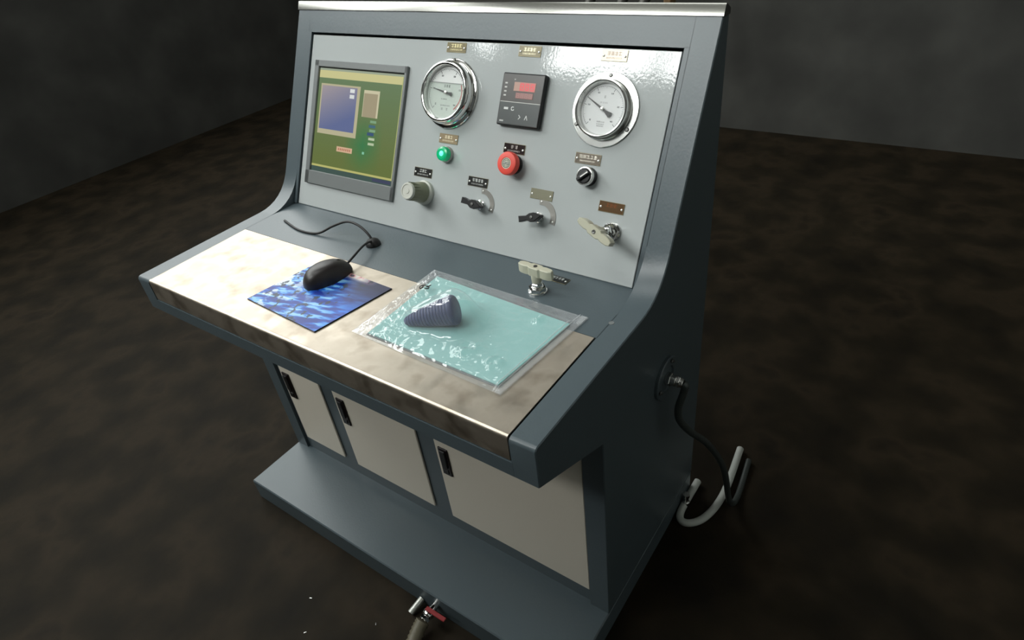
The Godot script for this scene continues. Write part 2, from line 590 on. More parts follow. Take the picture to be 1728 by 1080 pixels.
func gauge(xf: Transform3D, left: bool, label: String) -> void:
	var st := mb()
	if left:
		lathe(st, [Vector2(0.0745, 0), Vector2(0.0745, 0.003), Vector2(0.073, 0.0045), Vector2(0.068, 0.005), Vector2(0.0665, 0.006), Vector2(0.067, 0.012), Vector2(0.0672, 0.018), Vector2(0.0664, 0.023), Vector2(0.0645, 0.0268), Vector2(0.0615, 0.029), Vector2(0.0588, 0.0292), Vector2(0.0568, 0.0280), Vector2(0.0558, 0.0255), Vector2(0.0552, 0.020), Vector2(0.0548, 0.015)], 64)
	else:
		lathe(st, [Vector2(0.0695, 0), Vector2(0.0695, 0.0022), Vector2(0.0685, 0.003), Vector2(0.0565, 0.0034), Vector2(0.0548, 0.005), Vector2(0.0545, 0.018), Vector2(0.0535, 0.0208), Vector2(0.0512, 0.0218), Vector2(0.0492, 0.021), Vector2(0.0482, 0.0192), Vector2(0.0462, 0.0095)], 64)
	var o := partw(con, "pressure_gauge", st, M.chrome if left else M.satin, xf, label)
	var r := 0.0552 if left else 0.0468
	var h := 0.0155 if left else 0.0095
	st = mb()
	disc(st, r, h)
	part(o, "dial", st, printed(dial_img(left), 0.5))
	if left:   # the liquid that fills the case up to its level line
		st = mb()
		var pl := PackedVector2Array()
		for k in 33:
			var a := lerpf(PI - 0.36, TAU + 0.36, k / 32.0)
			pl.append(Vector2(cos(a), sin(a)) * 0.0545)
		extrude(st, pl, h + 0.0005, h + 0.002)
		part(o, "liquid_fill", st, M.glycerin, Transform3D.IDENTITY, "pale green liquid with a straight level line")
		st = mb()
		box(st, Vector3(0, 0.0200, h + 0.002), Vector3(0.1010, 0.0009, 0.0006))
		part(o, "liquid_level", st, M.bezel)
	var ang := deg_to_rad(169.0 if left else 151.0)
	st = mb()
	var L := 0.038 if left else 0.040
	var tail := 0.017 if left else 0.021
	extrude(st, PackedVector2Array([Vector2(L, 0.0005), Vector2(0.004, 0.0020), Vector2(0, 0.0026), Vector2(-0.006, 0.0018), Vector2(-tail, 0.0056 if not left else 0.0042), Vector2(-tail, -0.0056 if not left else -0.0042), Vector2(-0.006, -0.0018), Vector2(0, -0.0026), Vector2(0.004, -0.0020), Vector2(L, -0.0005)]), h + 0.003, h + 0.0038)
	part(o, "needle", st, M.needle, Transform3D(Basis(Vector3(0, 0, 1), ang), Vector3.ZERO))
	st = mb()
	lathe(st, [Vector2(0.0036, h + 0.0038), Vector2(0.0036, h + 0.0052), Vector2(0.002, h + 0.006), Vector2(0, h + 0.0061)], 16)
	part(o, "needle_hub", st, M.rivet)
	st = mb()
	disc(st, r + 0.0015, 0.0245 if left else 0.0175)
	part(o, "glass", st, M.glass)
	for d in [90.0, 210.0, 330.0]:
		st = mb()
		var rr := 0.0698 if left else 0.0625
		var z := 0.005 if left else 0.0032
		lathe(st, [Vector2(0.0040, z - 0.002), Vector2(0.0040, z + 0.0010), Vector2(0.0028, z + 0.0023), Vector2(0, z + 0.0024)], 16)
		box(st, Vector3(0, 0, z + 0.0022), Vector3(0.0052, 0.0008, 0.0007))
		part(o, "screw", st, M.screw, Transform3D(Basis(Vector3(0, 0, 1), d), Vector3(cos(deg_to_rad(d)), sin(deg_to_rad(d)), 0) * rr))

func toggle(xf: Transform3D, turn: float, label: String) -> void:   # small valve with a black lever
	var st := mb()
	lathe(st, [Vector2(0.0105, 0), Vector2(0.0105, 0.004), Vector2(0.0075, 0.005), Vector2(0.007, 0.012), Vector2(0.0055, 0.013), Vector2(0.0055, 0.024), Vector2(0, 0.024)], 24)
	hexprism(st, 0.0098, 0.004, 0.010)
	var o := partw(con, "lever_valve", st, M.chrome, xf, label)
	st = mb()
	extrude(st, PackedVector2Array([Vector2(-0.031, -0.0062), Vector2(-0.012, -0.0048), Vector2(-0.004, -0.0092), Vector2(0.006, -0.0090), Vector2(0.016, -0.0038), Vector2(0.021, -0.0012), Vector2(0.021, 0.002), Vector2(0.014, 0.0052), Vector2(0.005, 0.0092), Vector2(-0.005, 0.0090), Vector2(-0.013, 0.0052), Vector2(-0.031, 0.0066)]), 0.018, 0.033, Transform3D.IDENTITY, 0.0014)
	part(o, "lever", st, M.black, Transform3D(Basis(Vector3(0, 0, 1), turn), Vector3.ZERO))
	st = mb()
	lathe(st, [Vector2(0.0034, 0.033), Vector2(0.0032, 0.0344), Vector2(0, 0.0348)], 14)
	part(o, "lever_screw", st, M.screw)

func arc_plate(xf: Transform3D, r0: float, r1: float, d0: float, d1: float, label: String) -> void:
	var st := mb()
	var pl := PackedVector2Array()
	for k in 15: pl.append(Vector2.from_angle(deg_to_rad(lerpf(d0, d1, k / 14.0))) * r1)
	for k in 15: pl.append(Vector2.from_angle(deg_to_rad(lerpf(d1, d0, k / 14.0))) * r0)
	extrude(st, pl, 0.0, 0.001)
	var o := partw(con, "scale_plate", st, M.arc, xf, label)
	for d in [d0 - 8.0, d1 + 8.0]:
		st = mb()
		lathe(st, [Vector2(0.0022, 0.001), Vector2(0.002, 0.0018), Vector2(0, 0.0022)], 12)
		var q := Vector2.from_angle(deg_to_rad(d)) * (r0 + r1) * 0.5
		part(o, "rivet", st, M.rivet, Transform3D(Basis.IDENTITY, Vector3(q.x, q.y, 0)))

func bar_valve(xf: Transform3D, turn: float, zb: float, half: float, label: String) -> void:  # needle valve with a long cross bar
	var st := mb()
	lathe(st, [Vector2(0.0185, 0), Vector2(0.0185, 0.004), Vector2(0.0135, 0.0055), Vector2(0.0118, 0.014), Vector2(0.0095, 0.016), Vector2(0.0085, zb * 0.5), Vector2(0.006, zb * 0.52), Vector2(0.0055, zb - 0.008), Vector2(0, zb - 0.008)], 28)
	hexprism(st, 0.0176, 0.004, 0.013, Transform3D.IDENTITY, 0.3)
	hexprism(st, 0.0115, 0.016, maxf(0.022, zb * 0.42), Transform3D.IDENTITY, 0.1)
	var o := partw(con, "bar_handle_valve", st, M.chrome, xf, label)
	st = mb()
	var pl := PackedVector2Array([Vector2(half, -0.0035), Vector2(half, 0.0035), Vector2(half - 0.006, 0.0068), Vector2(half * 0.55, 0.0078), Vector2(half * 0.36, 0.0066), Vector2(0.010, 0.0092), Vector2(-0.010, 0.0092), Vector2(-half * 0.36, 0.0066), Vector2(-half * 0.55, 0.0078), Vector2(-half + 0.006, 0.0068), Vector2(-half, 0.0035), Vector2(-half, -0.0035), Vector2(-half + 0.006, -0.0068), Vector2(-half * 0.55, -0.0078), Vector2(-half * 0.36, -0.0066), Vector2(-0.010, -0.0092), Vector2(0.010, -0.0092), Vector2(half * 0.36, -0.0066), Vector2(half * 0.55, -0.0078), Vector2(half - 0.006, -0.0068)])
	extrude(st, pl, zb - 0.014, zb + 0.006, Transform3D.IDENTITY, 0.0013)
	lathe(st, [Vector2(0.0095, zb - 0.028), Vector2(0.0105, zb - 0.019), Vector2(0.0105, zb - 0.010)], 24)
	part(o, "bar_handle", st, M.alloy, Transform3D(Basis(Vector3(0, 0, 1), turn), Vector3.ZERO))
	st = mb()
	lathe(st, [Vector2(0.004, zb + 0.006), Vector2(0.0036, zb + 0.0072), Vector2(0.0012, zb + 0.0073), Vector2(0, zb + 0.0066)], 16)
	part(o, "handle_screw", st, M.screw)

func build_console() -> void:
	var inv := Transform3D(Basis.IDENTITY, Vector3(0, H, 0))
	con = thing("control_console", "grey-blue sheet steel test console with sloping gauge panel and stainless worktop", "console", Transform3D(Basis.IDENTITY, Vector3((XL + XR) * 0.5, 0, 0.09)))
	var XLI := XL + 0.0476
	var ca := cos(TILT)
	var sa := sin(TILT)
	var pz := func(s: float, n: float) -> Vector2: return Vector2(-s * sa + n * ca, s * ca + n * sa)   # (z, y)
	# side cheeks
	var pr := PackedVector2Array([Vector2(0.4240, 0), Vector2(0.4272, -0.0006), Vector2(0.4300, -0.0025), Vector2(0.4319, -0.0053), Vector2(0.4325, -0.0085), Vector2(0.4325, -0.0842), Vector2(0.236, -0.174), Vector2(0.236, -0.7343), Vector2(-0.25, -0.7343), Vector2(-0.25, pz.call(0.4866, 0.004).y), pz.call(0.4866, 0.004)])
	var p0: Vector2 = pz.call(0.085, 0.004)
	var p2 := Vector2(0.085, 0)
	for k in 9:
		var t := k / 8.0
		pr.append(p0 * (1 - t) * (1 - t) + Vector2(0.004, 0) * 2 * t * (1 - t) + p2 * t * t)
	var side := Basis(Vector3(0, 0, 1), Vector3(0, 1, 0), Vector3(-1, 0, 0))
	var st := mb()
	extrude(st, pr, -XR, -XI, Transform3D(side, Vector3(0, H, 0)), 0.0018, 0.0)
	partw(con, "side_cheek", st, M.blue)
	st = mb()
	extrude(st, pr, -XLI, -XL, Transform3D(side, Vector3(0, H, 0)), 0.0018, -1.0, 0.0)
	partw(con, "side_cheek", st, M.blue)
	# panel surround
	var pan0 := onpan(0, 0)
	st = mb()
	box(st, Vector3((XLI + XI) * 0.5, 0.4608, -0.008), Vector3(XI - XLI + 0.002, 0.0516, 0.024), 0.0, pan0)
	partw(con, "header_rail", st, M.blue)
	st = mb()
	box(st, Vector3(0.0086, 0.2182, -0.008), Vector3(0.0100, 0.4356, 0.024), 0.0, pan0)
	partw(con, "panel_stile", st, M.blue)
	st = mb()
	box(st, Vector3(XLI + 0.0045, 0.2182, -0.008), Vector3(0.0100, 0.4356, 0.024), 0.0, pan0)
	partw(con, "panel_stile", st, M.blue)
	st = mb()
	box(st, Vector3((XLI + XI) * 0.5, 0.24, -0.024), Vector3(XI - XLI - 0.004, 0.485, 0.006), 0.0, pan0)
	partw(con, "panel_backing", st, M.gap)  # dark sheet painting shade into the seams round the plate
	st = mb()
	var pl0 := XLI + 0.0125
	box(st, Vector3(pl0 * 0.5, 0.2158, -0.0015), Vector3(-pl0, 0.4284, 0.003), 0.0012, pan0)
	partw(con, "instrument_panel", st, M.plate, Transform3D.IDENTITY, "light grey enamelled panel with orange-peel gloss")
	# stainless strip along the top
	var tp := PackedVector2Array([pz.call(0.4872, 0.0005), pz.call(0.4872, 0.0065), pz.call(0.5055, 0.0065), pz.call(0.5078, 0.0058), pz.call(0.5088, 0.0035), Vector2(-0.252, pz.call(0.5088, 0.0035).y - 0.011), Vector2(-0.252, pz.call(0.4872, 0.0005).y)])
	st = mb()
	extrude(st, tp, -XR - 0.001, -XL + 0.001, Transform3D(side, Vector3(0, H, 0)))
	partw(con, "top_strip", st, M.strip, Transform3D.IDENTITY, "polished stainless strip")
	# desk
	st = mb()
	box(st, Vector3((XLI + XI) * 0.5, H - 0.0125, 0.0765), Vector3(XI - XLI + 0.002, 0.025, 0.173), 0.0)
	partw(con, "desk_back", st, M.blue)
	var wp := PackedVector2Array([Vector2(0.1655, 0.0012), Vector2(0.4240, 0.0012), Vector2(0.4262, 0.0018), Vector2(0.4288, 0.0011), Vector2(0.4305, -0.0004), Vector2(0.4314, -0.0026), Vector2(0.4316, -0.0052), Vector2(0.4316, -0.0495), Vector2(0.4290, -0.0495), Vector2(0.4288, -0.0060), Vector2(0.4260, -0.0020), Vector2(0.4230, -0.0012), Vector2(0.1655, -0.0012)])
	st = mb()
	extrude(st, wp, -0.0095, -(XLI + 0.003), Transform3D(side, Vector3(0, H, 0)))
	partw(con, "worktop", st, M.steel, Transform3D.IDENTITY, "brushed stainless worktop folded down at its front")
	st = mb()
	box(st, Vector3((XLI + XI) * 0.5, H - 0.03, 0.29), Vector3(XI - XLI - 0.002, 0.036, 0.27), 0.0)
	partw(con, "dark_gap_backing", st, M.gap)  # dark filler, so the gap at the worktop's end looks shaded
	st = mb()
	extrude(st, PackedVector2Array([Vector2(0.4327, -0.0525), Vector2(0.4327, -0.0842), Vector2(0.236, -0.174), Vector2(0.236, -0.166), Vector2(0.41, -0.0525)]), -XI - 0.001, -XLI + 0.001, Transform3D(side, Vector3(0, H, 0)))
	partw(con, "desk_apron", st, M.blue)
	# lower cabinet
	st = mb()
	box(st, Vector3((XLI + XI) * 0.5, H - 0.452, 0.218), Vector3(XI - XLI + 0.002, 0.566, 0.02), 0.0)
	partw(con, "door_frame", st, M.blue)
	st = mb()
	box(st, Vector3((XL + XR) * 0.5, H - 0.452, -0.244), Vector3(XR - XL - 0.004, 0.564, 0.004), 0.0)
	box(st, Vector3((XL + XR) * 0.5, H + 0.12, -0.246), Vector3(XR - XL - 0.006, 0.60, 0.004), 0.0)
	partw(con, "back_panel", st, M.blue)
	st = mb()
	box(st, Vector3((XL + XR) * 0.5, 0.0377, 0.0822), Vector3(XR - XL, 0.0754, 0.6644), 0.003)
	partw(con, "plinth", st, M.blue, Transform3D.IDENTITY, "low foot ledge standing forward of the doors")
	for d in [[-0.3975, 0.0100], [-0.7544, -0.4578], [-0.9800, -0.8080]]:
		var w: float = d[1] - d[0]
		st = mb()
		box(st, Vector3(0, 0, 0.0025), Vector3(w, 0.493, 0.005), 0.0012)
		var dr := partw(con, "cabinet_door", st, M.door, Transform3D(Basis.IDENTITY, Vector3((d[0] + d[1]) * 0.5, H - 0.436, 0.2285)))
		var hx := -w * 0.5 + 0.0255
		var hy := -0.0225
		st = mb()
		box(st, Vector3(hx, hy, 0.0065), Vector3(0.030, 0.094, 0.005), 0.002)
		var hd := part(dr, "latch_handle", st, M.handle)
		st = mb()
		box(st, Vector3(hx, hy + 0.012, 0.0105), Vector3(0.018, 0.058, 0.005), 0.002)
		box(st, Vector3(hx, hy - 0.032, 0.0095), Vector3(0.014, 0.012, 0.003), 0.001)
		part(dr, "latch_lever", st, M.black)
	# ---- monitor set into the panel
	var mu := -0.80
	var ms := 0.2153
	st = mb()
	var bz := [[-0.152, 0.0, 0.016, 0.3085], [0.1558, 0.0, 0.0085, 0.3085], [0.0, 0.1463, 0.32, 0.016], [0.0, -0.1372, 0.32, 0.0342]]
	for b in bz: box(st, Vector3(b[0], b[1], 0.003), Vector3(b[2], b[3], 0.009), 0.0012)
	var mon := partw(con, "monitor", st, M.bezel, onpan(mu, ms), "flat panel monitor set flush into the panel, showing a green control screen")
	st = mb()
	box(st, Vector3(0.0005, 0.1374, 0.0022), Vector3(0.302, 0.0026, 0.003))
	part(mon, "recess_shadow", st, M.gap)  # dark strip painting the recess shadow under the top bezel
	st = mb()
	sheet(st, 0.300, 0.2586, 0.0015)
	var sm := printed(screen_img(), 0.12, 1.0)  # glow raised to include the reflection washing over the screen
	part(mon, "screen", st, sm, Transform3D(Basis.IDENTITY, Vector3(0.0005, 0.0093, 0)), "lit screen with a chart window on a green page")
	# ---- round instruments and the controller
	gauge(onpan(-0.508, 0.3198), true, "liquid-filled dial gauge with a thick chrome rim and a red arc")
	gauge(onpan(-0.1278, 0.3192), false, "plain dial gauge in a wide flat satin flange with three screws")
	st = mb()
	box(st, Vector3(0, 0, 0.0065), Vector3(0.1035, 0.1035, 0.013), 0.002)
	var ctl := partw(con, "process_controller", st, M.black, onpan(-0.3145, 0.3200), "square black controller with a red digital read-out")
	st = mb()
	sheet(st, 0.0975, 0.0975, 0.0132)
	part(ctl, "front_face", st, printed(controller_img(), 0.28))
	st = mb()
	box(st, Vector3(0, 0, 0.0136), Vector3(0.052, 0.0175, 0.001), 0.0003)
	sheet(st, 0.0515, 0.017, 0.0142)
	part(ctl, "upper_display", st, printed(led_img(true), 0.3, 0.75), Transform3D(Basis.IDENTITY, Vector3(0.006, 0.0255, 0)), "glowing red four-digit display")
	st = mb()
	box(st, Vector3(0, 0, 0.0136), Vector3(0.042, 0.0115, 0.001), 0.0003)
	sheet(st, 0.0415, 0.011, 0.0142)
	part(ctl, "lower_display", st, printed(led_img(false), 0.3, 0.42), Transform3D(Basis.IDENTITY, Vector3(0.0078, 0.0082, 0)), "dimmer pinkish display")
	# ---- green pilot lamp
	st = mb()
	lathe(st, [Vector2(0.0178, 0), Vector2(0.0178, 0.005), Vector2(0.0168, 0.007), Vector2(0.0150, 0.008)], 36)
	var lamp := partw(con, "pilot_lamp", st, M.greysteel, onpan(-0.4950, 0.1905), "round green pilot lamp, lit")
	st = mb()
	lathe(st, [Vector2(0.0160, 0.007), Vector2(0.0160, 0.016), Vector2(0.0148, 0.0195), Vector2(0.0105, 0.0208)], 36)
	lathe(st, [Vector2(0.0105, 0.0208), Vector2(0.0100, 0.0200), Vector2(0, 0.0204)], 36)
	var gm := mat(c8(0, 150, 104), 0.25)
	gm.emission_enabled = true
	gm.emission = c8(0, 190, 120)
	gm.emission_energy_multiplier = 0.22
	part(lamp, "lens", st, gm)
	st = mb()
	lathe(st, [Vector2(0.0060, 0.0205), Vector2(0.0050, 0.0222), Vector2(0.0026, 0.0232), Vector2(0, 0.0234)], 24)
	var gm2 := mat(c8(90, 230, 200), 0.25)
	gm2.emission_enabled = true
	gm2.emission = c8(120, 240, 225)
	gm2.emission_energy_multiplier = 0.85
	part(lamp, "glowing_core", st, gm2)
	var gl := OmniLight3D.new()
	gl.name = "pilot_glow"
	gl.light_color = c8(40, 230, 170)
	gl.light_energy = 0.00018
	gl.light_size = 0.012
	gl.omni_range = 8.0
	gl.omni_attenuation = 2.0
	gl.shadow_enabled = true
	add_child(gl)
	gl.transform = onpan(-0.4950, 0.1905, 0.034)
	# ---- emergency stop
	st = mb()
	lathe(st, [Vector2(0.0200, 0), Vector2(0.0200, 0.004), Vector2(0.0180, 0.006), Vector2(0.0150, 0.007), Vector2(0.0145, 0.016), Vector2(0, 0.016)], 36)
	var es := partw(con, "emergency_stop_button", st, M.black, onpan(-0.3115, 0.1925), "red mushroom push-button with a pale round label")
	st = mb()
	lathe(st, [Vector2(0.0180, 0.0145), Vector2(0.0225, 0.0155), Vector2(0.0238, 0.0175), Vector2(0.0240, 0.0220), Vector2(0.0238, 0.0275), Vector2(0.0224, 0.0305), Vector2(0.0190, 0.0317), Vector2(0.0125, 0.0320), Vector2(0.0115, 0.0312), Vector2(0, 0.0312)], 48)
	part(es, "mushroom_head", st, M.red, Transform3D.IDENTITY, "bright red head")
	st = mb()
	disc(st, 0.0113, 0.0316, 32)
	part(es, "round_label", st, printed(stop_img(), 0.4))
	# ---- selector switch
	st = mb()
	lathe(st, [Vector2(0.0182, 0), Vector2(0.0182, 0.004), Vector2(0.0176, 0.0165), Vector2(0.0166, 0.0185), Vector2(0.0146, 0.0190), Vector2(0.0140, 0.0175), Vector2(0.0140, 0.010)], 40)
	var sel := partw(con, "selector_switch", st, M.black, onpan(-0.1352, 0.1928), "black rotary selector in a chrome ring")
	st = mb()
	lathe(st, [Vector2(0.0184, 0.0140), Vector2(0.0182, 0.0185), Vector2(0.0172, 0.0202), Vector2(0.0150, 0.0204), Vector2(0.0140, 0.0190)], 40)
	part(sel, "chrome_ring", st, M.satin)
	st = mb()
	lathe(st, [Vector2(0.0138, 0.012), Vector2(0.0138, 0.0205), Vector2(0.0125, 0.0220), Vector2(0, 0.0222)], 36)
	box(st, Vector3(0, 0, 0.0252), Vector3(0.030, 0.0075, 0.007), 0.0016)
	var knob := part(sel, "turn_knob", st, M.black, Transform3D(Basis(Vector3(0, 0, 1), deg_to_rad(40)), Vector3.ZERO))
	st = mb()
	box(st, Vector3(0.0040, 0, 0.0288), Vector3(0.018, 0.0020, 0.0006))
	part(sel, "pointer_line", st, M.rivet, Transform3D(Basis(Vector3(0, 0, 1), deg_to_rad(40)), Vector3.ZERO))
	# ---- long knob below the monitor's corner
	st = mb()
	lathe(st, [Vector2(0.0275, 0), Vector2(0.0280, 0.004), Vector2(0.0270, 0.008), Vector2(0.0245, 0.0095), Vector2(0.0240, 0.012)], 44)
	var pk := partw(con, "regulator_knob", st, M.olive_tip, onpan(-0.5455, 0.0975), "long ribbed grey-green knob standing out of the panel")
	st = mb()
	lathe(st, [Vector2(0.0235, 0.010), Vector2(0.0240, 0.016), Vector2(0.0228, 0.024), Vector2(0.0205, 0.034), Vector2(0.0190, 0.046), Vector2(0.0186, 0.055), Vector2(0.0178, 0.0575)], 44)
	for k in 18: box(st, Vector3(0.0198, 0, 0.040), Vector3(0.0020, 0.0026, 0.030), 0.0008, Transform3D(Basis(Vector3(0, 0, 1), TAU * k / 18.0), Vector3.ZERO))
	part(pk, "grip", st, M.olive)
	st = mb()
	lathe(st, [Vector2(0.0190, 0.054), Vector2(0.0190, 0.0585), Vector2(0.0178, 0.0604), Vector2(0.0150, 0.0606), Vector2(0.0138, 0.0594), Vector2(0.0066, 0.0594), Vector2(0.0056, 0.0604), Vector2(0, 0.0606)], 40)
	part(pk, "end_cap", st, M.olive_tip, Transform3D.IDENTITY, "pale round end")
	# ---- valves
	toggle(onpan(-0.3815, 0.0968), deg_to_rad(-8), "left-hand small black lever valve, its lever pointing slightly up")
	arc_plate(onpan(-0.3815, 0.0968), 0.0245, 0.0355, 96, -20, "curved metal scale beside the left-hand black lever")
	toggle(onpan(-0.2295, 0.0958), deg_to_rad(17), "right-hand small black lever valve, its lever drooping at the left")
	arc_plate(onpan(-0.2295, 0.0958), 0.0265, 0.0390, 100, -14, "curved metal scale beside the right-hand black lever")
	bar_valve(onpan(-0.0635, 0.0972), deg_to_rad(-25), 0.074, 0.040, "chrome needle valve on the panel with a pale slanting bar handle")
	bar_valve(ondesk(-0.159, 0.0845), deg_to_rad(-4), 0.052, 0.039, "chrome needle valve standing on the desk with a pale bar handle")
	# ---- nameplates: one metal, its varied reflections painted as face tones
	var olive := c8(86, 78, 52)
	var gold := c8(196, 186, 140)
	nameplate(onpan(-0.5100, 0.4165), plate_img(olive, gold, 4, false, true, 1), "nameplate above the chrome-rimmed gauge, painted with a dark brassy reflection")
	nameplate(onpan(-0.3185, 0.4165), plate_img(c8(104, 98, 78), c8(214, 208, 178), 4, false, true, 2), "nameplate above the square controller")
	nameplate(onpan(-0.1290, 0.4170), plate_img(c8(168, 160, 148), c8(110, 96, 84), 4, false, true, 3), "nameplate above the flat-flanged gauge, its bright reflection painted pale", 0.35)
	nameplate(onpan(-0.4968, 0.2245), plate_img(c8(134, 118, 92), c8(220, 208, 178), 3, false, true, 4), "brass nameplate above the green lamp")
	nameplate(onpan(-0.3180, 0.2240), plate_img(c8(46, 34, 34), c8(214, 206, 202), 2, true, true, 5), "nameplate above the red button, painted with a dark reddish reflection", 0.2)
	nameplate(onpan(-0.1440, 0.2258), plate_img(c8(112, 104, 94), c8(222, 218, 206), 5, false, true, 6), "nameplate above the selector switch, painted with a silvery reflection", 0.25, 0.75, 0.056)
	nameplate(onpan(-0.5580, 0.1420), plate_img(c8(22, 23, 22), c8(218, 220, 216), 3, false, true, 7), "black nameplate above the long grey knob", 0.35, 0.3)
	nameplate(onpan(-0.3985, 0.1435), plate_img(c8(24, 25, 24), c8(206, 210, 206), 4, false, true, 8), "black nameplate above the left-hand lever valve", 0.35, 0.3)
	nameplate(onpan(-0.2335, 0.1425), plate_img(c8(138, 136, 116), gold, 0, false, false, 9), "blank nameplate above the right-hand lever valve, painted with an olive-grey reflection", 0.3)
	nameplate(onpan(-0.0747, 0.1430), plate_img(c8(110, 84, 58), c8(156, 90, 54), 3, false, false, 10), "nameplate above the bar-handled panel valve, painted with a brownish reflection", 0.2)
	nameplate(ondesk(-0.1475, 0.0300, 0.0, deg_to_rad(-3)), plate_img(c8(20, 22, 22), c8(200, 204, 200), 4, false, false, 11), "small black nameplate lying behind the desk valve", 0.3, 0.3, 0.050)
	# ---- hole in the desk rail, cable grommet
	st = mb()
	lathe(st, [Vector2(0.0052, 0.0), Vector2(0.0048, 0.0007), Vector2(0, 0.0008)], 20)
	partw(con, "hole_plug", st, M.bezel, ondesk(0.0157, 0.1128))
	st = mb()
	lathe(st, [Vector2(0.0175, 0), Vector2(0.0175, 0.004), Vector2(0.0150, 0.010), Vector2(0.0095, 0.0145), Vector2(0.0040, 0.016), Vector2(0, 0.016)], 28)
	partw(con, "cable_grommet", st, M.rubber, ondesk(-0.6150, 0.0830), "black rubber cable grommet on the desk")
	# ---- flange with its connector on the right cheek
	st = mb()
	lathe(st, [Vector2(0.050, 0), Vector2(0.050, 0.006), Vector2(0.0482, 0.008), Vector2(0.030, 0.008), Vector2(0.028, 0.004), Vector2(0, 0.004)], 48)
	var fl := partw(con, "pipe_flange", st, M.blue, on_side(-0.222, -0.030), "round bolted flange with a hose connector on the side wall")
	for d in [70.0, 190.0, 310.0]:
		st = mb()
		hexprism(st, 0.0052, 0.008, 0.0125)
		lathe(st, [Vector2(0.003, 0.0125), Vector2(0.0026, 0.0152), Vector2(0, 0.0156)], 12)
		part(fl, "flange_bolt", st, M.screw, Transform3D(Basis.IDENTITY, Vector3(cos(deg_to_rad(d)), sin(deg_to_rad(d)), 0) * 0.041))
	st = mb()
	hexprism(st, 0.0150, 0.004, 0.016)
	lathe(st, [Vector2(0.0115, 0.016), Vector2(0.0115, 0.026), Vector2(0.0098, 0.028), Vector2(0.0098, 0.040), Vector2(0.0085, 0.042), Vector2(0, 0.042)], 24)
	hexprism(st, 0.0125, 0.028, 0.035, Transform3D.IDENTITY, 0.4)
	part(fl, "hose_connector", st, M.satin)

# ------------------------------------------------------------------ loose things
const BAG := [Vector2(-0.4039, 0.1105), Vector2(-0.0267, 0.1206), Vector2(-0.0500, 0.3630), Vector2(-0.4050, 0.3520)]
const SHEET := [Vector2(-0.3767, 0.1326), Vector2(-0.0451, 0.1538), Vector2(-0.0653, 0.3478), Vector2(-0.3680, 0.3437)]
const ROLL_A := Vector2(-0.318, 0.293)
const ROLL_B := Vector2(-0.236, 0.244)

func inside_depth(poly: Array, p: Vector2) -> float:   # distance to the nearest edge, positive inside a convex quad
	var d := 1e9
	for i in 4:
		var a: Vector2 = poly[i]
		var b: Vector2 = poly[(i + 1) % 4]
		var e := (b - a).normalized()
		d = minf(d, Vector2(-e.y, e.x).dot(p - a))
	return d

func film_height(p: Vector2, f: FastNoiseLite) -> float:
	var y := 0.0030 + 0.0075 * smoothstep(-0.012, 0.003, inside_depth(SHEET, p))
	var ab := ROLL_B - ROLL_A
	var t := clampf((p - ROLL_A).dot(ab) / ab.length_squared(), -0.35, 1.0)
	var rr := lerpf(0.0075, 0.0290, pow(clampf(t, 0, 1), 0.72))
	var d := p.distance_to(ROLL_A + ab * t)
	var k := clampf(1.0 - d / (2.4 * rr), 0, 1)
	var fade := smoothstep(-0.35, 0.05, t)
	y += 2.16 * rr * smoothstep(0.0, 0.86, k) * fade
	# crumples: strongest on the left, small bursts at two corners, faint elsewhere
	var edge := smoothstep(0.0, 0.02, inside_depth(BAG, p))
	var ridge := 1.0 - absf(f.get_noise_2d(p.x * 900.0, p.y * 900.0)) * 2.2
	var ridge2 := 1.0 - absf(f.get_noise_2d(p.x * 380.0 + 70.0, p.y * 380.0)) * 2.2
	var left := smoothstep(-0.285, -0.375, p.x - 0.25 * (p.y - 0.22))
	var burst := 0.0
	for b in [[Vector2(-0.160, 0.303), 0.034], [Vector2(-0.098, 0.311), 0.024], [Vector2(-0.102, 0.176), 0.018]]:
		burst = maxf(burst, 1.0 - p.distance_to(b[0]) / b[1])
	burst = clampf(burst, 0, 1)
	y += edge * (left * (0.0032 * ridge + 0.004 * ridge2) + smoothstep(0, 0.6, burst) * (0.0075 * ridge2 + 0.0020 * ridge) + 0.0011 * ridge2)
	return maxf(y, 0.0022)

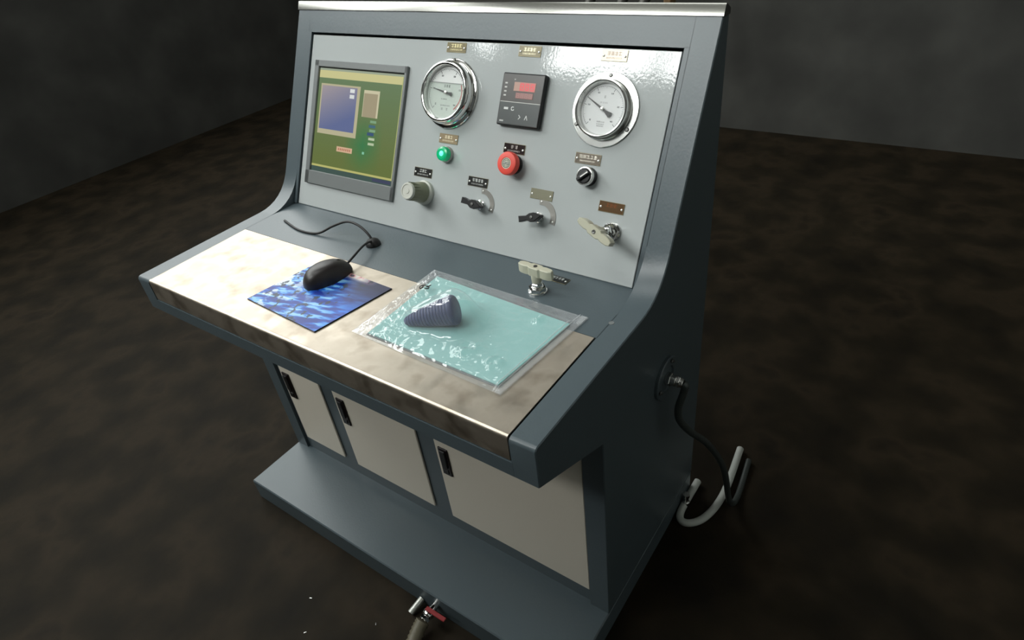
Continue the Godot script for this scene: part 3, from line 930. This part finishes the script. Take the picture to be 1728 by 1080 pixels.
func build_bag() -> void:
	# the sheet and the roll lie in the bag; the bag lies over the worktop's back seam
	var ctr := Vector2(-0.215, 0.245)
	var sh := thing("gasket_sheet", "pale turquoise flat sheet lying inside the clear bag", "sheet", ondesk(ctr.x, ctr.y))
	var st := mb()
	var pl := PackedVector2Array()
	for q in SHEET: pl.append(Vector2(q.x - ctr.x, -(q.y - ctr.y)))
	extrude(st, pl, 0.0028, 0.0058, Transform3D.IDENTITY, 0.0006)
	part(sh, "upper_sheet", st, M.board)
	st = mb()
	var pl2 := PackedVector2Array()
	for q in SHEET: pl2.append(Vector2(q.x - ctr.x, -(q.y - ctr.y)) * 1.008 + Vector2(-0.0015, -0.002))
	extrude(st, pl2, 0.0016, 0.0027)
	part(sh, "lower_sheet", st, M.bezel)
	var a := Vector3(ROLL_A.x, H + 0.0060 + 0.0075, ROLL_A.y)
	var b := Vector3(ROLL_B.x, H + 0.0060 + 0.0285, ROLL_B.y)
	var zax := (b - a).normalized()
	var xax := Vector3.UP.cross(zax).normalized()
	var rl := thing("ribbed_roll", "dark blue ribbed roll lying on the turquoise sheet inside the bag", "roll", Transform3D(Basis(xax, zax.cross(xax), zax), a))
	var L := a.distance_to(b)
	var n := 15
	for k in n:
		var r0 := lerpf(0.0060, 0.0285, pow(float(k) / n, 0.72))
		var r1 := lerpf(0.0060, 0.0285, pow(float(k + 1) / n, 0.72))
		var z0 := L * k / n
		var z1 := L * (k + 1) / n - 0.0004
		st = mb()
		lathe(st, [Vector2(0, z0), Vector2(r0 - 0.0006, z0), Vector2(r0, z0 + 0.0007), Vector2((r0 + r1) * 0.5 + 0.0003, (z0 + z1) * 0.5), Vector2(r1, z1 - 0.0007), Vector2(r1 - 0.0006, z1), Vector2(0, z1)], 40)
		part(rl, "ring", st, M.roll)
	st = mb()
	lathe(st, [Vector2(0.0283, L - 0.001), Vector2(0.0280, L + 0.0020), Vector2(0.0265, L + 0.0045), Vector2(0.0235, L + 0.0060), Vector2(0, L + 0.0064)], 40)
	part(rl, "end_cap", st, M.roll)
	# film
	var bag := thing("zip_bag", "clear crumpled plastic zip bag holding the turquoise sheet and dark blue roll", "bag", ondesk(ctr.x, ctr.y))
	var f := FastNoiseLite.new()
	f.seed = 22
	f.frequency = 0.055
	f.fractal_octaves = 2
	var NX := 150
	var NZ := 110
	st = mb()
	st.set_smooth_group(1)
	var pts := []
	for j in NZ + 1:
		var row := PackedVector3Array()
		for i in NX + 1:
			var u := float(i) / NX
			var v := float(j) / NZ
			var p: Vector2 = (BAG[0] as Vector2).lerp(BAG[1], u).lerp((BAG[3] as Vector2).lerp(BAG[2], u), v)
			var y := film_height(p, f)
			if i == 0 or j == 0 or i == NX or j == NZ: y = 0.0022
			row.append(Vector3(p.x - ctr.x, -(p.y - ctr.y), y))
		pts.append(row)
	for j in NZ:
		for i in NX: quad(st, pts[j][i], pts[j][i + 1], pts[j + 1][i + 1], pts[j + 1][i], Vector3(0, 0, 1))
	part(bag, "upper_film", st, M.film)
	st = mb()
	quad(st, pts[0][0] - Vector3(0, 0, 0.0008), pts[0][NX] - Vector3(0, 0, 0.0008), pts[NZ][NX] - Vector3(0, 0, 0.0008), pts[NZ][0] - Vector3(0, 0, 0.0008), Vector3(0, 0, -1))
	part(bag, "lower_film", st, M.film)
	# zip closure: two raised ribs and the stiff lip beside the right edge
	st = mb()
	for k in [0.955, 0.968]:
		var line := PackedVector3Array()
		for j in 41:
			var v := j / 40.0
			var p: Vector2 = (BAG[0] as Vector2).lerp(BAG[1], k).lerp((BAG[3] as Vector2).lerp(BAG[2], k), v)
			line.append(Vector3(p.x - ctr.x, -(p.y - ctr.y), film_height(p, f) + 0.0012))
		tube(st, line, 0.0011, 8)
	part(bag, "zip_closure", st, M.seal)
	st = mb()
	for k in 40:
		var c0 := []
		for e in [[0.972, k], [0.998, k], [0.998, k + 1], [0.972, k + 1]]:
			var p: Vector2 = (BAG[0] as Vector2).lerp(BAG[1], e[0]).lerp((BAG[3] as Vector2).lerp(BAG[2], e[0]), e[1] / 40.0)
			c0.append(Vector3(p.x - ctr.x, -(p.y - ctr.y), film_height(p, f) + 0.0010))
		quad(st, c0[0], c0[1], c0[2], c0[3], Vector3(0, 0, 1))
	part(bag, "bag_lip", st, M.seal)
	# hand-written 65 in black marker
	st = mb()
	var marks := [[Vector2(0.0055, 0.0062), Vector2(0.0015, 0.0056), Vector2(-0.0012, 0.0015), Vector2(-0.0008, -0.0038), Vector2(0.0028, -0.0058), Vector2(0.0058, -0.0030), Vector2(0.0042, 0.0002), Vector2(0.0004, -0.0004)],
		[Vector2(0.0170, 0.0062), Vector2(0.0108, 0.0060), Vector2(0.0104, 0.0012), Vector2(0.0148, 0.0016), Vector2(0.0168, -0.0020), Vector2(0.0142, -0.0056), Vector2(0.0098, -0.0050)]]
	for m in marks:
		var flat := []
		for p in m: flat.append(Vector3(p.x, p.y, 0) * 1.15)
		var line := PackedVector3Array()
		for p in curve(flat, 5):
			var q := Vector2(p.x, p.y).rotated(deg_to_rad(10)) + Vector2(-0.3700 - ctr.x, -(0.1880 - ctr.y))
			line.append(Vector3(q.x, q.y, film_height(Vector2(q.x + ctr.x, ctr.y - q.y), f) + 0.0008))
		tube(st, line, 0.0011, 6)
	part(bag, "marker_writing", st, M.black, Transform3D.IDENTITY, "black hand-written number")

func build_desk_things() -> void:
	# mouse pad
	var pc := Vector2(-0.560, 0.300)
	var pad := thing("mouse_pad", "thin mouse pad printed with blue waves, under the mouse", "mouse pad", ondesk(pc.x, pc.y, 0.0012))
	var st := mb()
	var q := [Vector2(-0.672, 0.197), Vector2(-0.436, 0.2077), Vector2(-0.4690, 0.388), Vector2(-0.699, 0.374)]
	var pl := PackedVector2Array()
	for p in q: pl.append(Vector2(p.x - pc.x, -(p.y - pc.y)))
	extrude(st, pl, 0, 0.0024, Transform3D.IDENTITY, 0.0004)
	part(pad, "rubber_base", st, M.rubber)
	st = mb()
	var uv := [Vector2(0, 0), Vector2(1, 0), Vector2(1, 1), Vector2(0, 1)]
	for i in [0, 1, 2, 0, 2, 3]:
		st.set_uv(uv[i])
		st.add_vertex(Vector3(pl[i].x * 0.995, pl[i].y * 0.995, 0.0026))
	part(pad, "printed_top", st, printed(pad_img(), 0.45), Transform3D.IDENTITY, "blue wave picture")
	# mouse
	var mc := Vector2(-0.5960, 0.2380)
	var mouse := thing("computer_mouse", "black computer mouse on the blue mouse pad at the left edge", "mouse", ondesk(mc.x, mc.y, 0.0038, deg_to_rad(-12)))
	st = mb()
	st.set_smooth_group(1)
	var rows := []
	for j in 21:
		var v := j / 20.0        # rim to crown
		var row := PackedVector3Array()
		for i in 48:
			var a := TAU * i / 48
			var c := cos(a)
			var s := sin(a)
			var rx := 0.0330 * (1.0 - 0.10 * absf(s)) * pow(cos(v * PI * 0.5), 0.55)
			var ry := 0.0560 * pow(cos(v * PI * 0.5), 0.55)
			var x := rx * signf(c) * pow(absf(c), 0.8)
			var y := ry * signf(s) * pow(absf(s), 0.85)
			row.append(Vector3(x, y, sin(v * PI * 0.5) * 0.036 * (1.0 - 2.2 * y * y / 0.0125 * 0.25 - y * 2.0)))
		rows.append(row)
	for j in 20:
		for i in 48:
			var l := (i + 1) % 48
			quad(st, rows[j][i], rows[j][l], rows[j + 1][l], rows[j + 1][i], rows[j][i] + rows[j + 1][l] + Vector3(0, 0, 0.01))
	part(mouse, "shell", st, M.mouse)
	st = mb()
	lathe(st, [Vector2(0, -0.0035), Vector2(0.008, -0.0035), Vector2(0.009, -0.002), Vector2(0.009, 0.002), Vector2(0.008, 0.0035), Vector2(0, 0.0035)], 24, Transform3D(Basis(Vector3(0, 0, 1), Vector3(0, 1, 0), Vector3(-1, 0, 0)), Vector3(0, 0.030, 0.0225)))
	part(mouse, "scroll_wheel", st, M.rubber)
	st = mb()
	var inv: Transform3D = (gx[mouse] as Transform3D).affine_inverse()
	var cord := PackedVector3Array()
	for p in curve([Vector3(-0.5850, H + 0.016, 0.1860), Vector3(-0.5880, H + 0.020, 0.165), Vector3(-0.598, H + 0.022, 0.130), Vector3(-0.607, H + 0.018, 0.102), Vector3(-0.613, H + 0.010, 0.085)]): cord.append(inv * p)
	tube(st, cord, 0.0026, 10)
	part(mouse, "cord", st, M.rubber)
	# second cable, looping out of the same grommet
	var kc := thing("black_cable", "thin black cable rising in a loop from the rubber grommet behind the mouse", "cable", Transform3D(Basis.IDENTITY, Vector3(-0.70, H, 0.07)))
	st = mb()
	var k2 := PackedVector3Array()
	for p in curve([Vector3(-0.616, H + 0.008, 0.081), Vector3(-0.632, H + 0.024, 0.078), Vector3(-0.665, H + 0.036, 0.073), Vector3(-0.705, H + 0.036, 0.072), Vector3(-0.745, H + 0.022, 0.085), Vector3(-0.785, H + 0.0045, 0.105), Vector3(-0.850, H + 0.0024, 0.110), Vector3(-0.930, H + 0.0024, 0.090)]): k2.append(p - Vector3(-0.70, H, 0.07))
	tube(st, k2, 0.0029, 10)
	part(kc, "sheath", st, M.rubber)

func build_floor_things() -> void:
	# ball valve on the plinth's front with a ribbed hose running off over the floor
	var v := thing("ball_valve", "small chrome ball valve with a red lever low on the plinth front", "valve", Transform3D(Basis.IDENTITY, Vector3(-0.322, 0.0, 0.43)))
	var fwd := Basis.IDENTITY
	var st := mb()
	lathe(st, [Vector2(0.010, -0.0157), Vector2(0.010, 0.004), Vector2(0.013, 0.005), Vector2(0.015, 0.012), Vector2(0.013, 0.020), Vector2(0.010, 0.021), Vector2(0.010, 0.034), Vector2(0, 0.034)], 28, Transform3D(fwd, Vector3(0, 0.040, 0)))
	hexprism(st, 0.0135, 0.024, 0.033, Transform3D(fwd, Vector3(0, 0.040, 0)))
	part(v, "valve_body", st, M.chrome)
	st = mb()
	lathe(st, [Vector2(0.005, 0.050), Vector2(0.005, 0.060), Vector2(0, 0.060)], 16, Transform3D(Basis(Vector3.RIGHT, Vector3(0, 0, -1), Vector3.UP), Vector3(0, 0, 0.012)))
	part(v, "valve_stem", st, M.screw)
	st = mb()
	box(st, Vector3(0.026, 0.0615, 0.012), Vector3(0.060, 0.003, 0.011), 0.001)
	part(v, "lever", st, mat(c8(128, 26, 30), 0.45), Transform3D.IDENTITY, "red lever")
	var hs := thing("ribbed_hose", "ribbed grey-beige hose running from the chrome valve over the dark floor", "hose", Transform3D(Basis.IDENTITY, Vector3(-0.33, 0, 0.52)))
	st = mb()
	var hp := PackedVector3Array()
	for p in curve([Vector3(-0.322, 0.040, 0.4645), Vector3(-0.322, 0.031, 0.484), Vector3(-0.316, 0.0190, 0.52), Vector3(-0.302, 0.0190, 0.58), Vector3(-0.270, 0.0190, 0.66)], 7): hp.append(p - Vector3(-0.33, 0, 0.52))
	tube(st, hp, 0.0160, 20, 0.15)
	part(hs, "corrugated_wall", st, M.ribbed)
	var stub := thing("drain_pipe", "short thin steel pipe sticking out of the plinth left of the red lever", "pipe", Transform3D(Basis.IDENTITY, Vector3(-0.378, 0, 0.43)))
	st = mb()
	tube(st, PackedVector3Array([Vector3(0.006, 0.022, -0.0157), Vector3(0.0, 0.0115, 0.026)]), 0.0085, 16)
	part(stub, "pipe_wall", st, M.greysteel)
	for s in [[-0.64, 0.56, "tiny bright metal chip on the dark floor, farthest left of the chips"], [-0.44, 0.52, "tiny bright metal chip on the dark floor, just left of the short steel pipe"], [-0.58, 0.63, "tiny bright metal chip on the dark floor, nearest the lower left corner"], [-0.42, 0.60, "tiny bright metal chip on the dark floor beside the ribbed hose"]]:
		var ch := thing("metal_chip", s[2], "metal chip", Transform3D(Basis(Vector3.UP, s[0] * 9.0), Vector3(s[0], 0, s[1])), "metal chips on the floor")
		st = mb()
		extrude(st, PackedVector2Array([Vector2(-0.004, -0.001), Vector2(0.003, -0.0014), Vector2(0.0042, 0.0004), Vector2(-0.002, 0.0016)]), 0.0, 0.0012, Transform3D(Basis(Vector3.RIGHT, Vector3(0, 0, -1), Vector3.UP), Vector3.ZERO), 0.0003)
		part(ch, "flake", st, M.satin)
	# hoses at the right end
	var h1 := thing("black_hose", "dark rubber hose hanging from the side flange connector", "hose", Transform3D(Basis.IDENTITY, Vector3(0.10, 0, -0.03)))
	st = mb()
	var hq := PackedVector3Array()
	for p in curve([Vector3(XR + 0.041, H - 0.222, -0.030), Vector3(XR + 0.046, H - 0.228, -0.030), Vector3(XR + 0.043, H - 0.250, -0.030), Vector3(XR + 0.036, H - 0.290, -0.026), Vector3(XR + 0.038, H - 0.330, -0.032), Vector3(XR + 0.052, H - 0.385, -0.062), Vector3(XR + 0.080, H - 0.470, -0.120), Vector3(XR + 0.105, H - 0.600, -0.180), Vector3(XR + 0.12, 0.05, -0.22), Vector3(XR + 0.125, 0.0085, -0.28), Vector3(XR + 0.11, 0.0085, -0.42)], 10): hq.append(p - Vector3(0.10, 0, -0.03))
	tube(st, hq, 0.0080, 14)
	part(h1, "hose_wall", st, M.hose)
	var h2 := thing("pale_hose", "thick pale grey hose on the floor behind the console's right corner", "hose", Transform3D(Basis.IDENTITY, Vector3(0.10, 0, -0.16)))
	st = mb()
	hq = PackedVector3Array()
	for p in curve([Vector3(XR + 0.013, 0.0105, -0.275), Vector3(XR + 0.0135, 0.0105, -0.150), Vector3(XR + 0.040, 0.0105, -0.128), Vector3(XR + 0.075, 0.0105, -0.170), Vector3(XR + 0.090, 0.0105, -0.27), Vector3(XR + 0.075, 0.0105, -0.45)], 10): hq.append(p - Vector3(0.10, 0, -0.16))
	tube(st, hq, 0.0100, 16)
	part(h2, "hose_wall", st, M.pale_hose)
	var cp := thing("pipe_coupling", "small chrome coupling standing beside the pale hose", "coupling", Transform3D(Basis.IDENTITY, Vector3(XR + 0.014, 0, -0.185)))
	st = mb()
	var upb := Basis(Vector3.RIGHT, Vector3(0, 0, -1), Vector3.UP)
	lathe(st, [Vector2(0.010, 0), Vector2(0.010, 0.022), Vector2(0.007, 0.024), Vector2(0.007, 0.040), Vector2(0.009, 0.041), Vector2(0.009, 0.052), Vector2(0, 0.052)], 20, Transform3D(upb, Vector3.ZERO))
	part(cp, "coupling_body", st, M.satin)

func build_background() -> void:
	# unseen cabinet across the aisle, placed to shade the console's lower right
	var cb := thing("unseen_cabinet", "unseen tall cabinet across the aisle, placed to shade the lower right of the console", "cabinet", Transform3D(Basis.IDENTITY, Vector3(-0.35, 0, 2.2)))
	var sc := mb()
	box(sc, Vector3(0, 1.27, 0), Vector3(1.9, 2.46, 0.5), 0.01)
	box(sc, Vector3(0, 0.03, 0), Vector3(1.62, 0.06, 0.44), 0.003)
	part(cb, "body", sc, M.bezel)
	for k in 2:
		sc = mb()
		box(sc, Vector3(-0.47 + 0.94 * k, 1.27, -0.257), Vector3(0.91, 2.38, 0.016), 0.004)
		var cd := part(cb, "door", sc, M.bezel)
		sc = mb()
		box(sc, Vector3(-0.06 + 0.12 * k, 1.1, -0.278), Vector3(0.025, 0.14, 0.028), 0.006)
		part(cd, "handle", sc, M.black)
	# what shows over the console's top edge
	var pal := thing("wooden_post", "brown wooden post standing behind the console's right end", "post", Transform3D(Basis.IDENTITY, Vector3(-0.58, 0, -1.5)))
	var st := mb()
	box(st, Vector3(0, 0.55, 0), Vector3(0.028, 1.10, 0.05), 0.003)
	part(pal, "timber", st, M.wood)
	for k in 3:
		var pp := thing("steel_tube", ["steel tube leaning on the back wall, leftmost of three behind the console", "steel tube leaning on the back wall, middle of three behind the console", "steel tube leaning on the back wall, nearest the brown wooden post"][k], "tube", Transform3D(Basis.IDENTITY, Vector3(-1.70 + [0.0, 0.20, 0.33][k], 0, -2.1)), "tubes leaning on the back wall")
		st = mb()
		tube(st, PackedVector3Array([Vector3(0, 0.03, 0), Vector3(0.42, 1.6, -0.86)]), 0.028, 12)
		part(pp, "tube_wall", st, M.dark_pipe)

func window(called: String, xf: Transform3D, w: float, h: float, cols: int, glow: Color, power: float, light_energy: float, light_color: Color) -> void:
	# unseen frosted pane lighting the console; local z faces into the room
	var st := mb()
	for k in cols + 1: box(st, Vector3(-w / 2 + w * k / cols, 0, 0), Vector3(0.07, h + 0.07, 0.10), 0.004)
	for k in 2: box(st, Vector3(0, -h / 2 + h * k, 0), Vector3(w, 0.07, 0.10), 0.004)
	var o := struct(called, st, M.wframe)
	o.transform = xf
	gx[o] = xf
	var gm := mat(c8(225, 230, 232), 0.5)
	gm.emission_enabled = true
	gm.emission = glow
	gm.emission_energy_multiplier = power
	for k in cols:
		st = mb()
		box(st, Vector3(-w / 2 + w * (k + 0.5) / cols, 0, -0.02), Vector3(w / cols - 0.07, h - 0.07, 0.012))
		part(o, "pane", st, gm)
		var al := AreaLight3D.new()
		al.name = "%s_daylight_%d" % [called, k]
		al.area_size = Vector2(w / cols - 0.09, h - 0.09)
		al.area_normalize_energy = true
		al.light_energy = light_energy / cols
		al.light_color = light_color
		al.area_range = 20.0
		al.shadow_enabled = true
		add_child(al)
		al.transform = xf * Transform3D(Basis(Vector3.UP, PI), Vector3(-w / 2 + w * (k + 0.5) / cols, 0, 0.03))

func slab(called: String, c: Vector3, s: Vector3, m: Material) -> void:
	var st := mb()
	box(st, c, s)
	struct(called, st, m)

func build_room() -> void:
	slab("floor", Vector3(-0.6, -0.1, 0.6), Vector3(8.8, 0.2, 8.0), M.floor)
	slab("ceiling", Vector3(-0.6, 6.3, 0.6), Vector3(8.8, 0.2, 8.0), M.ceiling)
	slab("wall_back", Vector3(-0.6, 3.1, -3.1), Vector3(8.4, 6.2, 0.2), M.wall)
	slab("wall_front", Vector3(-0.6, 3.1, 4.3), Vector3(8.4, 6.2, 0.2), M.wall)
	slab("wall_left", Vector3(-4.7, 3.1, 0.6), Vector3(0.2, 6.2, 7.2), M.wall)
	slab("wall_right", Vector3(3.5, 3.1, 0.6), Vector3(0.2, 6.2, 7.2), M.bounce_wall)  # out of view; kept pale to bounce light onto the right cheek

func _ready() -> void:
	# ---- camera
	var cam := Camera3D.new()
	cam.name = "camera"
	cam.fov = rad_to_deg(2.0 * atan(540.0 / 1073.54))
	cam.near = 0.02
	cam.far = 60.0
	add_child(cam)
	cam.transform = Transform3D(Basis(Vector3(0.81782, -0.10765, -0.56532), Vector3(-0.26049, 0.80670, -0.53045), Vector3(0.51314, 0.58108, 0.63169)).orthonormalized(), Vector3(0.4510, 0.6822 + H, 0.9264))
	cam.current = true
	# ---- environment
	var we := WorldEnvironment.new()
	we.name = "environment"
	var env := Environment.new()
	env.background_mode = Environment.BG_SKY
	var sky := Sky.new()
	var ps := ProceduralSkyMaterial.new()
	ps.sky_top_color = c8(150, 170, 190)
	ps.sky_horizon_color = c8(205, 212, 216)
	ps.ground_bottom_color = c8(70, 68, 64)
	ps.ground_horizon_color = c8(150, 150, 148)
	sky.sky_material = ps
	env.sky = sky
	env.tonemap_mode = Environment.TONE_MAPPER_LINEAR
	env.tonemap_exposure = 1.0
	env.sdfgi_enabled = true
	env.ssao_enabled = true
	env.ssil_enabled = true
	we.environment = env
	add_child(we)
	make_materials()
	# ---- daylight from unseen windows, placed for the console's sheen and shading
	window("window_1", Transform3D(Basis(Vector3.UP, PI), Vector3(-2.40, 5.20, 4.17)), 2.7, 1.5, 2, c8(240, 244, 242), 2.2, 23.0, c8(247, 250, 247))  # out of view; placed for the highlight at the panel's upper right
	window("window_2", Transform3D(Basis(Vector3.UP, PI / 2), Vector3(-4.57, 3.75, -1.2)), 3.6, 3.1, 3, c8(240, 244, 242), 2.0, 11.8, c8(247, 250, 247))  # out of view; brightens the worktop and the plinth's left end
	window("window_3", Transform3D(Basis(Vector3.UP, PI / 2), Vector3(-4.57, 4.45, 1.65)), 1.5, 1.95, 1, c8(240, 244, 242), 2.0, 11.0, c8(247, 250, 247))  # out of view; brightens the left part of the header
	window("window_5", Transform3D(Basis(Vector3.UP, PI / 2), Vector3(-4.57, 5.0, 3.55)), 1.1, 1.0, 1, c8(240, 244, 242), 2.0, 5.0, c8(247, 250, 247))  # out of view; puts a bright reflection in header and top strip
	window("window_4", Transform3D(Basis(Vector3.RIGHT, PI / 2), Vector3(-1.7, 6.13, 0.95)), 3.2, 1.3, 3, c8(240, 244, 242), 2.0, 4.0, c8(250, 250, 245))  # unseen roof light, placed to light panel and desk from above
	build_room()
	build_console()
	build_bag()
	build_desk_things()
	build_floor_things()
	build_background()
